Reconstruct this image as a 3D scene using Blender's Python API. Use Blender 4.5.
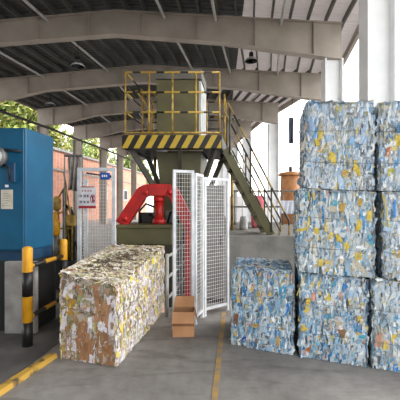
import bpy, math, random
import numpy as np
from mathutils import Vector, Matrix

for o in list(bpy.data.objects):
    bpy.data.objects.remove(o)
sc = bpy.context.scene
COL = sc.collection

# ------------------------------------------------------------------ camera, sky, exposure
cam_data = bpy.data.cameras.new('camera')
cam_data.sensor_width = 36.0
cam_data.lens = 330.0 / 400.0 * 36.0
cam_data.shift_y = 0.0125
cam_data.clip_end = 500
cam = bpy.data.objects.new('camera', cam_data)
cam.location = (0, 0, 1.6)
cam.rotation_euler = (math.pi / 2, 0, 0)
COL.objects.link(cam)
sc.camera = cam

world = bpy.data.worlds.new('overcast_sky')
sc.world = world
world.use_nodes = True
wn = world.node_tree
wn.nodes.clear()
w_out = wn.nodes.new('ShaderNodeOutputWorld')
w_bg = wn.nodes.new('ShaderNodeBackground')
w_ramp = wn.nodes.new('ShaderNodeValToRGB')
w_tc = wn.nodes.new('ShaderNodeTexCoord')
w_sep = wn.nodes.new('ShaderNodeSeparateXYZ')
wn.links.new(w_tc.outputs['Generated'], w_sep.inputs[0])
wn.links.new(w_sep.outputs['Z'], w_ramp.inputs[0])
wn.links.new(w_ramp.outputs[0], w_bg.inputs[0])
wn.links.new(w_bg.outputs[0], w_out.inputs[0])
w_ramp.color_ramp.elements[0].position = 0.0
w_ramp.color_ramp.elements[0].color = (1.0, 0.985, 0.96, 1)
w_ramp.color_ramp.elements[1].position = 0.7
w_ramp.color_ramp.elements[1].color = (0.95, 0.975, 1.0, 1)
w_bg.inputs['Strength'].default_value = 2.4

sun_data = bpy.data.lights.new('hazy_sun', 'SUN')
sun_data.energy = 1.8
sun_data.angle = math.radians(40)
sun_data.color = (1.0, 0.96, 0.9)
sun = bpy.data.objects.new('hazy_sun', sun_data)
sun.location = (20, -10, 30)
sun.rotation_euler = Vector((-0.9, -0.05, -0.5)).to_track_quat('-Z', 'Y').to_euler()
COL.objects.link(sun)

vs = sc.view_settings
vs.view_transform = 'Standard'
vs.look = 'None'
vs.gamma = 1.0
vs.use_curve_mapping = False
vs.exposure = 0.5

# ------------------------------------------------------------------ materials
def srgb(r, g, b):
    def f(c):
        c /= 255.0
        return c / 12.92 if c <= 0.04045 else ((c + 0.055) / 1.055) ** 2.4
    return (f(r), f(g), f(b), 1.0)

def mat(name, col, rough=0.6, metal=0.0, col2=None, scale=6.0, detail=6.0, bump=0.0, bscale=40.0, lo=0.35, hi=0.65, stretch=None):
    m = bpy.data.materials.new(name)
    m.use_nodes = True
    nt = m.node_tree
    b = nt.nodes['Principled BSDF']
    b.inputs['Roughness'].default_value = rough
    b.inputs['Metallic'].default_value = metal
    tc = nt.nodes.new('ShaderNodeTexCoord')
    mp = nt.nodes.new('ShaderNodeMapping')
    nt.links.new(tc.outputs['Object'], mp.inputs[0])
    if stretch: mp.inputs['Scale'].default_value = stretch
    n = nt.nodes.new('ShaderNodeTexNoise')
    n.inputs['Scale'].default_value = scale
    n.inputs['Detail'].default_value = detail
    nt.links.new(mp.outputs[0], n.inputs['Vector'])
    r = nt.nodes.new('ShaderNodeValToRGB')
    if col2 is None:
        col2 = tuple(c * 0.75 for c in col[:3]) + (1,)
    r.color_ramp.elements[0].position = lo
    r.color_ramp.elements[0].color = col2
    r.color_ramp.elements[1].position = hi
    r.color_ramp.elements[1].color = col
    nt.links.new(n.outputs['Fac'], r.inputs[0])
    nt.links.new(r.outputs[0], b.inputs['Base Color'])
    if bump:
        n2 = nt.nodes.new('ShaderNodeTexNoise')
        n2.inputs['Scale'].default_value = bscale
        n2.inputs['Detail'].default_value = 4
        nt.links.new(mp.outputs[0], n2.inputs['Vector'])
        bp = nt.nodes.new('ShaderNodeBump')
        bp.inputs['Strength'].default_value = bump
        bp.inputs['Distance'].default_value = 0.02
        nt.links.new(n2.outputs['Fac'], bp.inputs['Height'])
        nt.links.new(bp.outputs[0], b.inputs['Normal'])
    return m

def stripe_mat(name, colA, colB, direction, period, frac=0.5, offset=0.0, rough=0.5):
    """two paints in straight bands; direction is the axis the bands repeat along"""
    m = bpy.data.materials.new(name)
    m.use_nodes = True
    nt = m.node_tree
    b = nt.nodes['Principled BSDF']
    b.inputs['Roughness'].default_value = rough
    tc = nt.nodes.new('ShaderNodeTexCoord')
    dot = nt.nodes.new('ShaderNodeVectorMath'); dot.operation = 'DOT_PRODUCT'
    dot.inputs[1].default_value = direction
    nt.links.new(tc.outputs['Object'], dot.inputs[0])
    a = nt.nodes.new('ShaderNodeMath'); a.operation = 'MULTIPLY_ADD'
    a.inputs[1].default_value = 1.0 / period; a.inputs[2].default_value = offset
    nt.links.new(dot.outputs['Value'], a.inputs[0])
    fr = nt.nodes.new('ShaderNodeMath'); fr.operation = 'FRACT'
    nt.links.new(a.outputs[0], fr.inputs[0])
    gt = nt.nodes.new('ShaderNodeMath'); gt.operation = 'GREATER_THAN'
    gt.inputs[1].default_value = frac
    nt.links.new(fr.outputs[0], gt.inputs[0])
    n = nt.nodes.new('ShaderNodeTexNoise'); n.inputs['Scale'].default_value = 14
    nt.links.new(tc.outputs['Object'], n.inputs['Vector'])
    mx = nt.nodes.new('ShaderNodeMix'); mx.data_type = 'RGBA'
    mx.inputs['A'].default_value = colA; mx.inputs['B'].default_value = colB
    nt.links.new(gt.outputs[0], mx.inputs['Factor'])
    mx2 = nt.nodes.new('ShaderNodeMix'); mx2.data_type = 'RGBA'; mx2.blend_type = 'MULTIPLY'
    mx2.inputs['Factor'].default_value = 0.35
    nt.links.new(mx.outputs['Result'], mx2.inputs['A'])
    nt.links.new(n.outputs['Color'], mx2.inputs['B'])
    nt.links.new(mx2.outputs['Result'], b.inputs['Base Color'])
    return m

def attr_mat(name, rough=0.4, spec=0.5, scale=60):
    m = bpy.data.materials.new(name)
    m.use_nodes = True
    nt = m.node_tree
    b = nt.nodes['Principled BSDF']
    b.inputs['Roughness'].default_value = rough
    b.inputs['Specular IOR Level'].default_value = spec
    at = nt.nodes.new('ShaderNodeAttribute'); at.attribute_name = 'piece_colour'
    tc = nt.nodes.new('ShaderNodeTexCoord')
    n = nt.nodes.new('ShaderNodeTexNoise'); n.inputs['Scale'].default_value = scale; n.inputs['Detail'].default_value = 3
    nt.links.new(tc.outputs['Object'], n.inputs['Vector'])
    bp = nt.nodes.new('ShaderNodeBump'); bp.inputs['Strength'].default_value = 0.5; bp.inputs['Distance'].default_value = 0.01
    nt.links.new(n.outputs['Fac'], bp.inputs['Height'])
    nt.links.new(bp.outputs[0], b.inputs['Normal'])
    nt.links.new(at.outputs['Color'], b.inputs['Base Color'])
    return m

YEL = srgb(226, 164, 30); BLK = srgb(28, 28, 28)
M = dict(
    olive=mat('olive_paint', srgb(100, 96, 62), 0.5, col2=srgb(84, 80, 54), scale=3),
    olive_dark=mat('dark_olive_paint', srgb(66, 64, 50), 0.55, col2=srgb(48, 47, 38), scale=4),
    red=mat('red_paint', srgb(205, 34, 30), 0.4, col2=srgb(170, 26, 24), scale=5),
    white=mat('white_paint', srgb(226, 228, 232), 0.45, col2=srgb(200, 204, 210), scale=8),
    wire=mat('zinc_wire', srgb(225, 226, 226), 0.45, 0.0, scale=10),
    pale_steel=mat('pale_steel', srgb(200, 202, 200), 0.5, 0.1, col2=srgb(160, 162, 162), scale=4),
    hood=mat('grey_hood_paint', srgb(112, 110, 104), 0.6, scale=4),
    blue=mat('blue_paint', srgb(10, 88, 124), 0.42, col2=srgb(8, 76, 110), scale=2.5),
    
    blue_base=mat('blue_plinth_paint', srgb(20, 66, 100), 0.5, scale=4),
    concrete_pale=mat('pale_concrete', srgb(168, 166, 164), 0.85, col2=srgb(132, 130, 128), scale=5, bump=0.2),
    dock=mat('dock_concrete', srgb(140, 138, 132), 0.85, col2=srgb(112, 110, 105), scale=3, bump=0.2),
    dark=mat('dark_metal', srgb(46, 47, 48), 0.5, 0.3, scale=6),
    black=mat('black_rubber', srgb(24, 24, 25), 0.6, scale=8),
    grey=mat('grey_metal', srgb(120, 122, 122), 0.5, 0.4, scale=6),
    yellow=mat('yellow_paint', YEL, 0.45, col2=srgb(200, 140, 26), scale=8),
    yellow_dull=mat('dull_yellow_paint', srgb(186, 154, 66), 0.5, col2=srgb(120, 92, 40), scale=10),
    black_paint=mat('black_paint', BLK, 0.45, scale=8),
    cardboard=mat('cardboard', srgb(192, 144, 104), 0.85, col2=srgb(176, 130, 92), scale=5),
    cardboard_in=mat('cardboard_inside', srgb(176, 132, 96), 0.85, scale=5),
    tape=mat('brown_packing_tape', srgb(150, 104, 70), 0.4, scale=5),
    rust=mat('rust_orange_tank', srgb(196, 140, 90), 0.6, col2=srgb(166, 108, 64), scale=5),
    girder=mat('grey_girder_paint', srgb(168, 158, 147), 0.6, col2=srgb(150, 141, 130), scale=1.2),
    column=mat('pale_column_paint', srgb(236, 237, 238), 0.55, col2=srgb(220, 222, 224), scale=1.5),
    purlin=mat('purlin_steel', srgb(92, 92, 86), 0.6, col2=srgb(76, 76, 70), scale=2),
    pipe=mat('pale_pipe', srgb(190, 188, 184), 0.5, scale=3),
    trunk=mat('bark', srgb(84, 72, 58), 0.9, scale=6, bump=0.4),
    pink=mat('pink_woven_bag', srgb(222, 120, 132), 0.8, col2=srgb(200, 96, 110), scale=8, bump=0.4),
    sheet=mat('pale_blue_sheet', srgb(214, 222, 236), 0.6, scale=4),
    cloth=mat('dark_slate_cloth', srgb(70, 80, 98), 0.9, scale=10),
    tarp=mat('grey_tarpaulin', srgb(158, 150, 144), 0.8, col2=srgb(116, 108, 104), scale=7),
    paper=mat('notice_paper', srgb(206, 200, 184), 0.7, scale=9),
    sign=mat('sign_white', srgb(232, 230, 234), 0.4, scale=9),
    sign_red=mat('sign_red', srgb(170, 30, 52), 0.5, scale=9),
    sign_blue=mat('sign_ink', srgb(50, 52, 92), 0.5, scale=9),
    lock=mat('lock_blue', srgb(30, 92, 176), 0.4, scale=9),
    wall_pale=mat('far_render', srgb(216, 214, 212), 0.9, col2=srgb(196, 190, 188), scale=0.8),
)
M['grey_panel'] = mat('grey_panel_paint', srgb(140, 139, 135), 0.5, col2=srgb(124, 123, 120), scale=3)
M['hazard'] = stripe_mat('hazard_bands', srgb(22, 20, 18), srgb(204, 172, 50), (1, 0, -0.55), 0.2, 0.5, 0.15)
M['rail_band'] = stripe_mat('rail_bands', srgb(30, 30, 30), srgb(196, 162, 68), (1, 0.18, 0), 0.405, 0.34, 0.2)
M['barrier_band'] = stripe_mat('barrier_rail_bands', srgb(222, 160, 34), srgb(34, 34, 34), (0, 1, 0), 0.5, 0.5, 0.05)
M['stair_band'] = stripe_mat('stair_rail_bands', srgb(52, 48, 40), srgb(176, 150, 92), (0.5, 0, -0.87), 0.5, 0.5, 0.2)

# concrete floor
def floor_mat():
    m = bpy.data.materials.new('worn_concrete'); m.use_nodes = True
    nt = m.node_tree; b = nt.nodes['Principled BSDF']
    tc = nt.nodes.new('ShaderNodeTexCoord')
    def noise(scale, detail, rough=0.6, dist=0.0, st=None):
        n = nt.nodes.new('ShaderNodeTexNoise')
        n.inputs['Scale'].default_value = scale; n.inputs['Detail'].default_value = detail
        n.inputs['Roughness'].default_value = rough; n.inputs['Distortion'].default_value = dist
        src = tc.outputs['Object']
        if st:
            mp = nt.nodes.new('ShaderNodeMapping'); mp.inputs['Scale'].default_value = st
            mp.inputs['Rotation'].default_value = (0, 0, -0.5)
            nt.links.new(src, mp.inputs[0]); src = mp.outputs[0]
        nt.links.new(src, n.inputs['Vector'])
        return n
    n1 = noise(1.1, 8); n2 = noise(9, 6); n3 = noise(2.2, 5, 0.6, 0.6, (0.5, 2.4, 1))
    r1 = nt.nodes.new('ShaderNodeValToRGB')
    r1.color_ramp.elements[0].position = 0.3; r1.color_ramp.elements[0].color = srgb(128, 124, 121)
    r1.color_ramp.elements[1].position = 0.7; r1.color_ramp.elements[1].color = srgb(160, 156, 152)
    nt.links.new(n1.outputs['Fac'], r1.inputs[0])
    r2 = nt.nodes.new('ShaderNodeValToRGB')
    r2.color_ramp.elements[0].position = 0.3; r2.color_ramp.elements[0].color = (0.78, 0.78, 0.78, 1)
    r2.color_ramp.elements[1].position = 0.6; r2.color_ramp.elements[1].color = (1, 1, 1, 1)
    nt.links.new(n2.outputs['Fac'], r2.inputs[0])
    r3 = nt.nodes.new('ShaderNodeValToRGB')
    r3.color_ramp.elements[0].position = 0.36; r3.color_ramp.elements[0].color = (0.74, 0.74, 0.74, 1)
    r3.color_ramp.elements[1].position = 0.5; r3.color_ramp.elements[1].color = (1, 1, 1, 1)
    nt.links.new(n3.outputs['Fac'], r3.inputs[0])
    a = nt.nodes.new('ShaderNodeMix'); a.data_type = 'RGBA'; a.blend_type = 'MULTIPLY'; a.inputs['Factor'].default_value = 1
    nt.links.new(r1.outputs[0], a.inputs['A']); nt.links.new(r2.outputs[0], a.inputs['B'])
    c = nt.nodes.new('ShaderNodeMix'); c.data_type = 'RGBA'; c.blend_type = 'MULTIPLY'; c.inputs['Factor'].default_value = 1
    nt.links.new(a.outputs['Result'], c.inputs['A']); nt.links.new(r3.outputs[0], c.inputs['B'])
    nt.links.new(c.outputs['Result'], b.inputs['Base Color'])
    b.inputs['Roughness'].default_value = 0.7
    bp = nt.nodes.new('ShaderNodeBump'); bp.inputs['Strength'].default_value = 0.15; bp.inputs['Distance'].default_value = 0.01
    nt.links.new(n2.outputs['Fac'], bp.inputs['Height']); nt.links.new(bp.outputs[0], b.inputs['Normal'])
    return m
M['floor'] = floor_mat()
M['floor_dark'] = mat('grimy_concrete', srgb(104, 100, 98), 0.8, col2=srgb(70, 68, 67), scale=2.2, bump=0.15)

def worn_paint(name, paint, under, lo, hi, scale=9):
    return mat(name, paint, 0.6, col2=under, scale=scale, detail=10, lo=lo, hi=hi)
M['line'] = worn_paint('worn_yellow_line', srgb(186, 150, 88), srgb(146, 134, 116), 0.38, 0.58, 7)
M['kerb'] = worn_paint('worn_kerb_paint', srgb(196, 156, 66), srgb(84, 72, 56), 0.40, 0.52, 7)

def sheet_mat(name, c1, c2, transl=0.0):
    m = bpy.data.materials.new(name); m.use_nodes = True
    nt = m.node_tree; b = nt.nodes['Principled BSDF']
    b.inputs['Roughness'].default_value = 0.55
    tc = nt.nodes.new('ShaderNodeTexCoord')
    n = nt.nodes.new('ShaderNodeTexNoise'); n.inputs['Scale'].default_value = 0.7; n.inputs['Detail'].default_value = 5
    nt.links.new(tc.outputs['Object'], n.inputs['Vector'])
    r = nt.nodes.new('ShaderNodeValToRGB')
    r.color_ramp.elements[0].position = 0.35; r.color_ramp.elements[0].color = c1
    r.color_ramp.elements[1].position = 0.65; r.color_ramp.elements[1].color = c2
    nt.links.new(n.outputs['Fac'], r.inputs[0]); nt.links.new(r.outputs[0], b.inputs['Base Color'])
    w = nt.nodes.new('ShaderNodeTexWave'); w.wave_type = 'BANDS'; w.bands_direction = 'Y'
    w.inputs['Scale'].default_value = 1.6; w.inputs['Distortion'].default_value = 0
    nt.links.new(tc.outputs['Object'], w.inputs['Vector'])
    bp = nt.nodes.new('ShaderNodeBump'); bp.inputs['Strength'].default_value = 0.6; bp.inputs['Distance'].default_value = 0.04
    nt.links.new(w.outputs['Fac'], bp.inputs['Height']); nt.links.new(bp.outputs[0], b.inputs['Normal'])
    if transl:
        t = nt.nodes.new('ShaderNodeBsdfTranslucent'); t.inputs[0].default_value = c2
        ms = nt.nodes.new('ShaderNodeMixShader'); ms.inputs[0].default_value = transl
        out = nt.nodes['Material Output']
        nt.links.new(b.outputs[0], ms.inputs[1]); nt.links.new(t.outputs[0], ms.inputs[2])
        nt.links.new(ms.outputs[0], out.inputs[0])
    return m
M['roof_shaded'] = sheet_mat('shaded_roof_sheet', srgb(66, 68, 66), srgb(84, 86, 84))  # shade away from the open side is put into this darker colour
M['roof_lit'] = sheet_mat('lit_roof_sheet', srgb(200, 194, 192), srgb(222, 216, 214), 0.3)  # same roofing, paler: daylight from the right put into the colour

def brick_mat():
    m = bpy.data.materials.new('salmon_brick'); m.use_nodes = True
    nt = m.node_tree; b = nt.nodes['Principled BSDF']; b.inputs['Roughness'].default_value = 0.9
    tc = nt.nodes.new('ShaderNodeTexCoord'); mp = nt.nodes.new('ShaderNodeMapping')
    mp.inputs['Rotation'].default_value = (math.pi / 2, 0, math.pi / 2)
    br = nt.nodes.new('ShaderNodeTexBrick')
    br.inputs['Color1'].default_value = srgb(214, 152, 126); br.inputs['Color2'].default_value = srgb(198, 134, 110)
    br.inputs['Mortar'].default_value = srgb(206, 178, 160); br.inputs['Scale'].default_value = 3
    nt.links.new(tc.outputs['Object'], mp.inputs[0]); nt.links.new(mp.outputs[0], br.inputs['Vector'])
    nt.links.new(br.outputs['Color'], b.inputs['Base Color'])
    return m
M['brick'] = brick_mat()
M['plastic_scrap'] = attr_mat('crushed_carton_scrap', 0.38, 0.5)
M['paper_scrap'] = attr_mat('crushed_paper_scrap', 0.6, 0.3)
M['leaf'] = attr_mat('leaf', 0.55, 0.3, 4)

# ------------------------------------------------------------------ mesh builder
class MB:
    def __init__(self): self.v = []; self.f = []
    def add(self, vs_, fs_):
        k = len(self.v); self.v += [Vector(p) for p in vs_]; self.f += [tuple(i + k for i in f) for f in fs_]; return self
    def hexa(self, b, t):
        """bottom 4 and top 4 corners, both counter-clockwise from above"""
        return self.add(list(b) + list(t), [(3, 2, 1, 0), (4, 5, 6, 7), (0, 1, 5, 4), (1, 2, 6, 5), (2, 3, 7, 6), (3, 0, 4, 7)])
    def box(self, x0, x1, y0, y1, z0, z1):
        return self.hexa([(x0, y0, z0), (x1, y0, z0), (x1, y1, z0), (x0, y1, z0)], [(x0, y0, z1), (x1, y0, z1), (x1, y1, z1), (x0, y1, z1)])
    def bar(self, p, q, w, h, up=(0, 0, 1)):
        """rectangular bar from p to q, width w (sideways) and height h (along up)"""
        p, q = Vector(p), Vector(q); d = (q - p).normalized(); s = d.cross(Vector(up))
        if s.length < 1e-5: s = d.cross(Vector((0, 1, 0)))
        s.normalize(); u = s.cross(d).normalized()
        a = [p - s * w / 2 - u * h / 2, p + s * w / 2 - u * h / 2, p + s * w / 2 + u * h / 2, p - s * w / 2 + u * h / 2]
        return self.add(a + [x + (q - p) for x in a], [(0, 1, 2, 3), (7, 6, 5, 4), (0, 4, 5, 1), (1, 5, 6, 2), (2, 6, 7, 3), (3, 7, 4, 0)])
    def tube(self, pts, r, n=8, cap=True):
        pts = [Vector(p) for p in pts]; rs = r if isinstance(r, (list, tuple)) else [r] * len(pts)
        rings = []; prev = None
        for i, p in enumerate(pts):
            d = (pts[min(i + 1, len(pts) - 1)] - pts[max(i - 1, 0)]).normalized()
            if prev is None:
                a = d.cross(Vector((0, 0, 1)))
                if a.length < 1e-3: a = d.cross(Vector((0, 1, 0)))
            else:
                a = prev - d * prev.dot(d)
            a.normalize(); prev = a; b = d.cross(a)
            rings.append([p + (a * math.cos(2 * math.pi * k / n) + b * math.sin(2 * math.pi * k / n)) * rs[i] for k in range(n)])
        vs_ = [x for rg in rings for x in rg]; fs_ = []
        for i in range(len(pts) - 1):
            for k in range(n):
                fs_.append((i * n + k, i * n + (k + 1) % n, (i + 1) * n + (k + 1) % n, (i + 1) * n + k))
        if cap:
            fs_.append(tuple(range(n - 1, -1, -1))); fs_.append(tuple((len(pts) - 1) * n + k for k in range(n)))
        return self.add(vs_, fs_)
    def lathe(self, prof, c, n=24):
        """profile [(r, z)...] turned about the vertical through c"""
        vs_ = []; fs_ = []
        for r, z in prof:
            for k in range(n):
                a = 2 * math.pi * k / n
                vs_.append((c[0] + r * math.cos(a), c[1] + r * math.sin(a), c[2] + z))
        for i in range(len(prof) - 1):
            for k in range(n):
                fs_.append((i * n + k, i * n + (k + 1) % n, (i + 1) * n + (k + 1) % n, (i + 1) * n + k))
        fs_.append(tuple(range(n - 1, -1, -1))); fs_.append(tuple((len(prof) - 1) * n + k for k in range(n)))
        return self.add(vs_, fs_)
    def build(self, name, m, parent=None, smooth=False, bevel=0.0, origin=None):
        o0 = root_of(parent) if parent else Vector(origin if origin is not None else (0, 0, 0))
        me = bpy.data.meshes.new(name)
        me.from_pydata([tuple(p - o0) for p in self.v], [], self.f)
        me.materials.append(m)
        if smooth: me.polygons.foreach_set('use_smooth', [True] * len(me.polygons))
        o = bpy.data.objects.new(name, me); COL.objects.link(o)
        if parent: o.parent = parent
        else: o.location = o0
        if bevel:
            md = o.modifiers.new('bevel', 'BEVEL'); md.width = bevel; md.segments = 2; md.limit_method = 'ANGLE'
        return o

def root_of(o):
    while o.parent: o = o.parent
    return Vector(o.location)
def tag(o, label, cat, group=None, kind=None):
    o['label'] = label; o['category'] = cat
    if group: o['group'] = group
    if kind: o['kind'] = kind
    return o
def thing(name, label, cat, loc, group=None):
    o = bpy.data.objects.new(name, None); o.empty_display_size = 0.2; COL.objects.link(o); o.location = loc
    return tag(o, label, cat, group)
def struct(o):
    o['kind'] = 'structure'; return o
def V(*a): return Vector(a)

# ------------------------------------------------------------------ the setting: ground, roof, columns
g = MB().box(-80, 80, -12, 160, -0.3, 0.0)
struct(g.build('floor', M['floor']))
# slightly raised grimy slab left of the kerb
struct(MB().hexa([(-9, 2.0, 0.001), (-1.86, 2.0, 0.001), (-1.2, 7.5, 0.001), (-9, 7.5, 0.001)],
                 [(-9, 2.0, 0.012), (-1.86, 2.0, 0.012), (-1.2, 7.5, 0.012), (-9, 7.5, 0.012)]).build('floor_left', M['floor_dark']))
# painted walkway line
struct(MB().hexa([(0.06, 2.4, 0.0), (0.11, 2.4, 0.0), (0.385, 4.9, 0.0), (0.325, 4.9, 0.0)],
                 [(0.06, 2.4, 0.004), (0.11, 2.4, 0.004), (0.385, 4.9, 0.004), (0.325, 4.9, 0.004)]).build('floor_marking', M['line']))

# frames across the shed: (Y, X left column, X right column)
FR = [(-4.5, -13.6, 3.9), (-0.7, -13.1, 3.9), (3.1, -12.6, 3.8), (7.3, -11.9, 3.92), (11.1, -11.2, 4.44), (15.4, -10.4, 5.35), (19.8, -9.45, 4.38), (24.0, -8.9, 3.4), (28.0, -8.2, 2.9), (32.0, -7.75, 2.5), (36.0, -7.2, 2.2)]
TL, TR, RZ = 7.35, 7.70, 8.1        # top of steel at the left eave, right eave and ridge
def ridge_x(y): return -2.6 + 0.06 * (y - 15.4)
def top_z(y, xl, xr, x):
    rx = ridge_x(y)
    return TL + (RZ - TL) * (x - xl) / (rx - xl) if x < rx else TR + (RZ - TR) * (xr - x) / (xr - rx)
for (y, xl, xr) in FR:
    rx = ridge_x(y)
    xs = [xl - 0.30, xl + 1.6, xl + 3.2, rx, xr - 3.6, xr - 1.6, xr + 0.31]
    dep = [1.0, 0.95, 0.72, 0.78, 0.86, 1.05, 1.2]
    b = MB()
    tz = [top_z(y, xl, xr, x) for x in xs]
    for i in range(len(xs) - 1):
        x0, x1 = xs[i], xs[i + 1]
        b.hexa([(x0, y - .02, tz[i] - dep[i]), (x1, y - .02, tz[i + 1] - dep[i + 1]), (x1, y + .02, tz[i + 1] - dep[i + 1]), (x0, y + .02, tz[i] - dep[i])],
               [(x0, y - .02, tz[i]), (x1, y - .02, tz[i + 1]), (x1, y + .02, tz[i + 1]), (x0, y + .02, tz[i])])
        for zz in ([tz[i] - dep[i], tz[i + 1] - dep[i + 1]], [tz[i], tz[i + 1]]):
            b.hexa([(x0, y - .14, zz[0] - .03), (x1, y - .14, zz[1] - .03), (x1, y + .14, zz[1] - .03), (x0, y + .14, zz[0] - .03)],
                   [(x0, y - .14, zz[0]), (x1, y - .14, zz[1]), (x1, y + .14, zz[1]), (x0, y + .14, zz[0])])
        n = max(1, int(abs(x1 - x0) / 1.7))
        for k in range(n):
            t = (k + .5) / n; x = x0 + (x1 - x0) * t
            zt = tz[i] + (tz[i + 1] - tz[i]) * t; dd = dep[i] + (dep[i + 1] - dep[i]) * t
            b.box(x - .012, x + .012, y - .12, y + .12, zt - dd, zt - .03)
    struct(b.build('roof_beam', M['girder']))
    for side, x in (('l', xl), ('r', xr)):
        if side == 'l' and y < 7: continue
        if side == 'r' and y < 7: continue
        w = 0.29 if side == 'l' else 0.30
        if side == 'r' and y < 8: w = 0.31
        zt = top_z(y, xl, xr, x) - (1.03 if side == 'l' else 1.24)
        c = MB()
        c.box(x - w, x - w + .04, y - .2, y + .2, 0, zt); c.box(x + w - .04, x + w, y - .2, y + .2, 0, zt)
        c.box(x - w + .04, x + w - .04, y - .03, y + .03, 0, zt)
        c.box(x - w - .06, x + w + .06, y - .26, y + .26, 0, .03)
        struct(c.build('support_column', M['column'] if side == 'r' else M['girder']))
# roof sheets; the tone change paints in light from the open right side
for side, mname in (('left', 'roof_shaded'), ('middle', 'roof_shaded'), ('right', 'roof_lit')):
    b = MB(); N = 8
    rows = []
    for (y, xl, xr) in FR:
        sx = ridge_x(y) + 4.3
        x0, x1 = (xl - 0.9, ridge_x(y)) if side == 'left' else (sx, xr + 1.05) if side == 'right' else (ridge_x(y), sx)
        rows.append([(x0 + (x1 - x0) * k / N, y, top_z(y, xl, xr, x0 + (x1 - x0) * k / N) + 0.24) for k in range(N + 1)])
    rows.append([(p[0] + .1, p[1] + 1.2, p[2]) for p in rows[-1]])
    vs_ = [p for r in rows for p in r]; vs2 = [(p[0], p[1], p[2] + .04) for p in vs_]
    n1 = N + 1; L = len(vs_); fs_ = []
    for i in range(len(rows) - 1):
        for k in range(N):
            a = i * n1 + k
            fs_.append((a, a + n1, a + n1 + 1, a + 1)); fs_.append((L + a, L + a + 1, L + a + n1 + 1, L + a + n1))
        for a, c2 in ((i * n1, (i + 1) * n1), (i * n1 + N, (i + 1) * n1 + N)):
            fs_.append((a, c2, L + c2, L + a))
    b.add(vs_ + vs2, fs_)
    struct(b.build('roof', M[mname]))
# purlins carried by the frames
for k in range(28):
    s = (k + 0.5) / 28.0
    b = MB(); pr = None
    for (y, xl, xr) in FR:
        x = xl - 0.6 + (xr + 0.7 - xl + 0.6) * s
        p = Vector((x, y, top_z(y, xl, xr, x) + 0.12))
        if pr is not None:
            b.bar(pr, p, 0.06, 0.2)
        pr = p
    struct(b.build('roof_purlin', M['purlin']))
# eave gutter beam on the right
b = MB(); pr = None
for (y, xl, xr) in FR:
    p = Vector((xr + 1.05, y, top_z(y, xl, xr, xr + 1.05) + 0.1))
    if pr is not None: b.bar(pr, p, 0.12, 0.3)
    pr = p
struct(b.build('trim_right', M['girder']))
# unseen wall added behind the camera to shade the cabinet side
struct(MB().box(-13.8, -0.6, -5.0, -4.8, 0, 7.6).build('shade_wall_back', M['hood']))
# longitudinal strut pipes under the roof
for s_ in (0.2, 0.39, 0.64, 0.75, 0.89):
    b = MB(); pts = []
    for (y, xl, xr) in FR[1:]:
        x = xl + (xr - xl) * s_
        pts.append((x, y, top_z(y, xl, xr, x) - 0.12))
    b.tube(pts, 0.05, 8)
    struct(b.build('roof_beam', M['pipe'], smooth=True))

# conduit along the left columns
tag(MB().tube([(-10.45, 13, 6.22), (-10.02, 15.4, 6.22), (-9.07, 19.8, 6.22), (-8.52, 24, 6.22), (-7.82, 28, 6.22), (-7.37, 32, 6.22), (-6.82, 36, 6.22)], 0.075, 8).build('conduit_pipe', M['dark'], smooth=True),
    'long dark pipe running along the tops of the left row of columns', 'pipe')

# high-bay lamps hanging from the roof
def lamp(x, y, z, ztop, label):
    r = thing('pendant_lamp', label, 'lamp', (x, y, z), 'pendant lamps under the roof')
    MB().tube([(x, y, z + .3), (x, y, ztop)], 0.012, 6).build('hanging_rod', M['dark'], r)
    MB().lathe([(.05, .16), (.09, .17), (.09, .34), (.04, .36)], (x, y, z), 16).build('lamp_housing', M['dark'], r, True)
    MB().lathe([(.26, 0), (.22, .07), (.08, .17), (.075, .165), (.21, .065), (.25, .0)], (x, y, z), 20).build('lamp_shade', M['pale_steel'], r, True)
lamp(-4.55, 12.3, 6.75, 8.15, 'pendant lamp hanging above the blue cabinet in the nearest left bay')
lamp(-7.85, 17.3, 6.85, 7.85, 'pendant lamp hanging over the leafy trees beside the left column')
lamp(2.05, 13.2, 7.35, 8.1, 'pendant lamp hanging at upper right, above the pale roof beam end')

# ------------------------------------------------------------------ background left: brick building and trees
bb = thing('brick_building', 'salmon brick building standing behind the left row of columns', 'building', (-13.5, 22, 0))
def along(y, off=0): return -13.5 + 0.1667 * (y - 22) + off
MB().hexa([(along(20, -3), 20, 0), (along(20), 20, 0), (along(52), 52, 0), (along(52, -3), 52, 0)],
          [(along(20, -3), 20, 6.3), (along(20), 20, 6.3), (along(52), 52, 6.3), (along(52, -3), 52, 6.3)]).build('wall', M['brick'], bb)
MB().hexa([(along(20, -3.2), 19.8, 6.3), (along(20, .2), 19.8, 6.3), (along(52, .2), 52.2, 6.3), (along(52, -3.2), 52.2, 6.3)],
          [(along(20, -3.2), 19.8, 6.5), (along(20, .2), 19.8, 6.5), (along(52, .2), 52.2, 6.5), (along(52, -3.2), 52.2, 6.5)]).build('roof', M['concrete_pale'], bb)
MB().hexa([(along(20), 20, 4.6), (along(20, .08), 20, 4.6), (along(52, .08), 52, 4.6), (along(52), 52, 4.6)],
          [(along(20), 20, 4.75), (along(20, .08), 20, 4.75), (along(52, .08), 52, 4.75), (along(52), 52, 4.75)]).build('ledge', M['concrete_pale'], bb)
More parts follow.
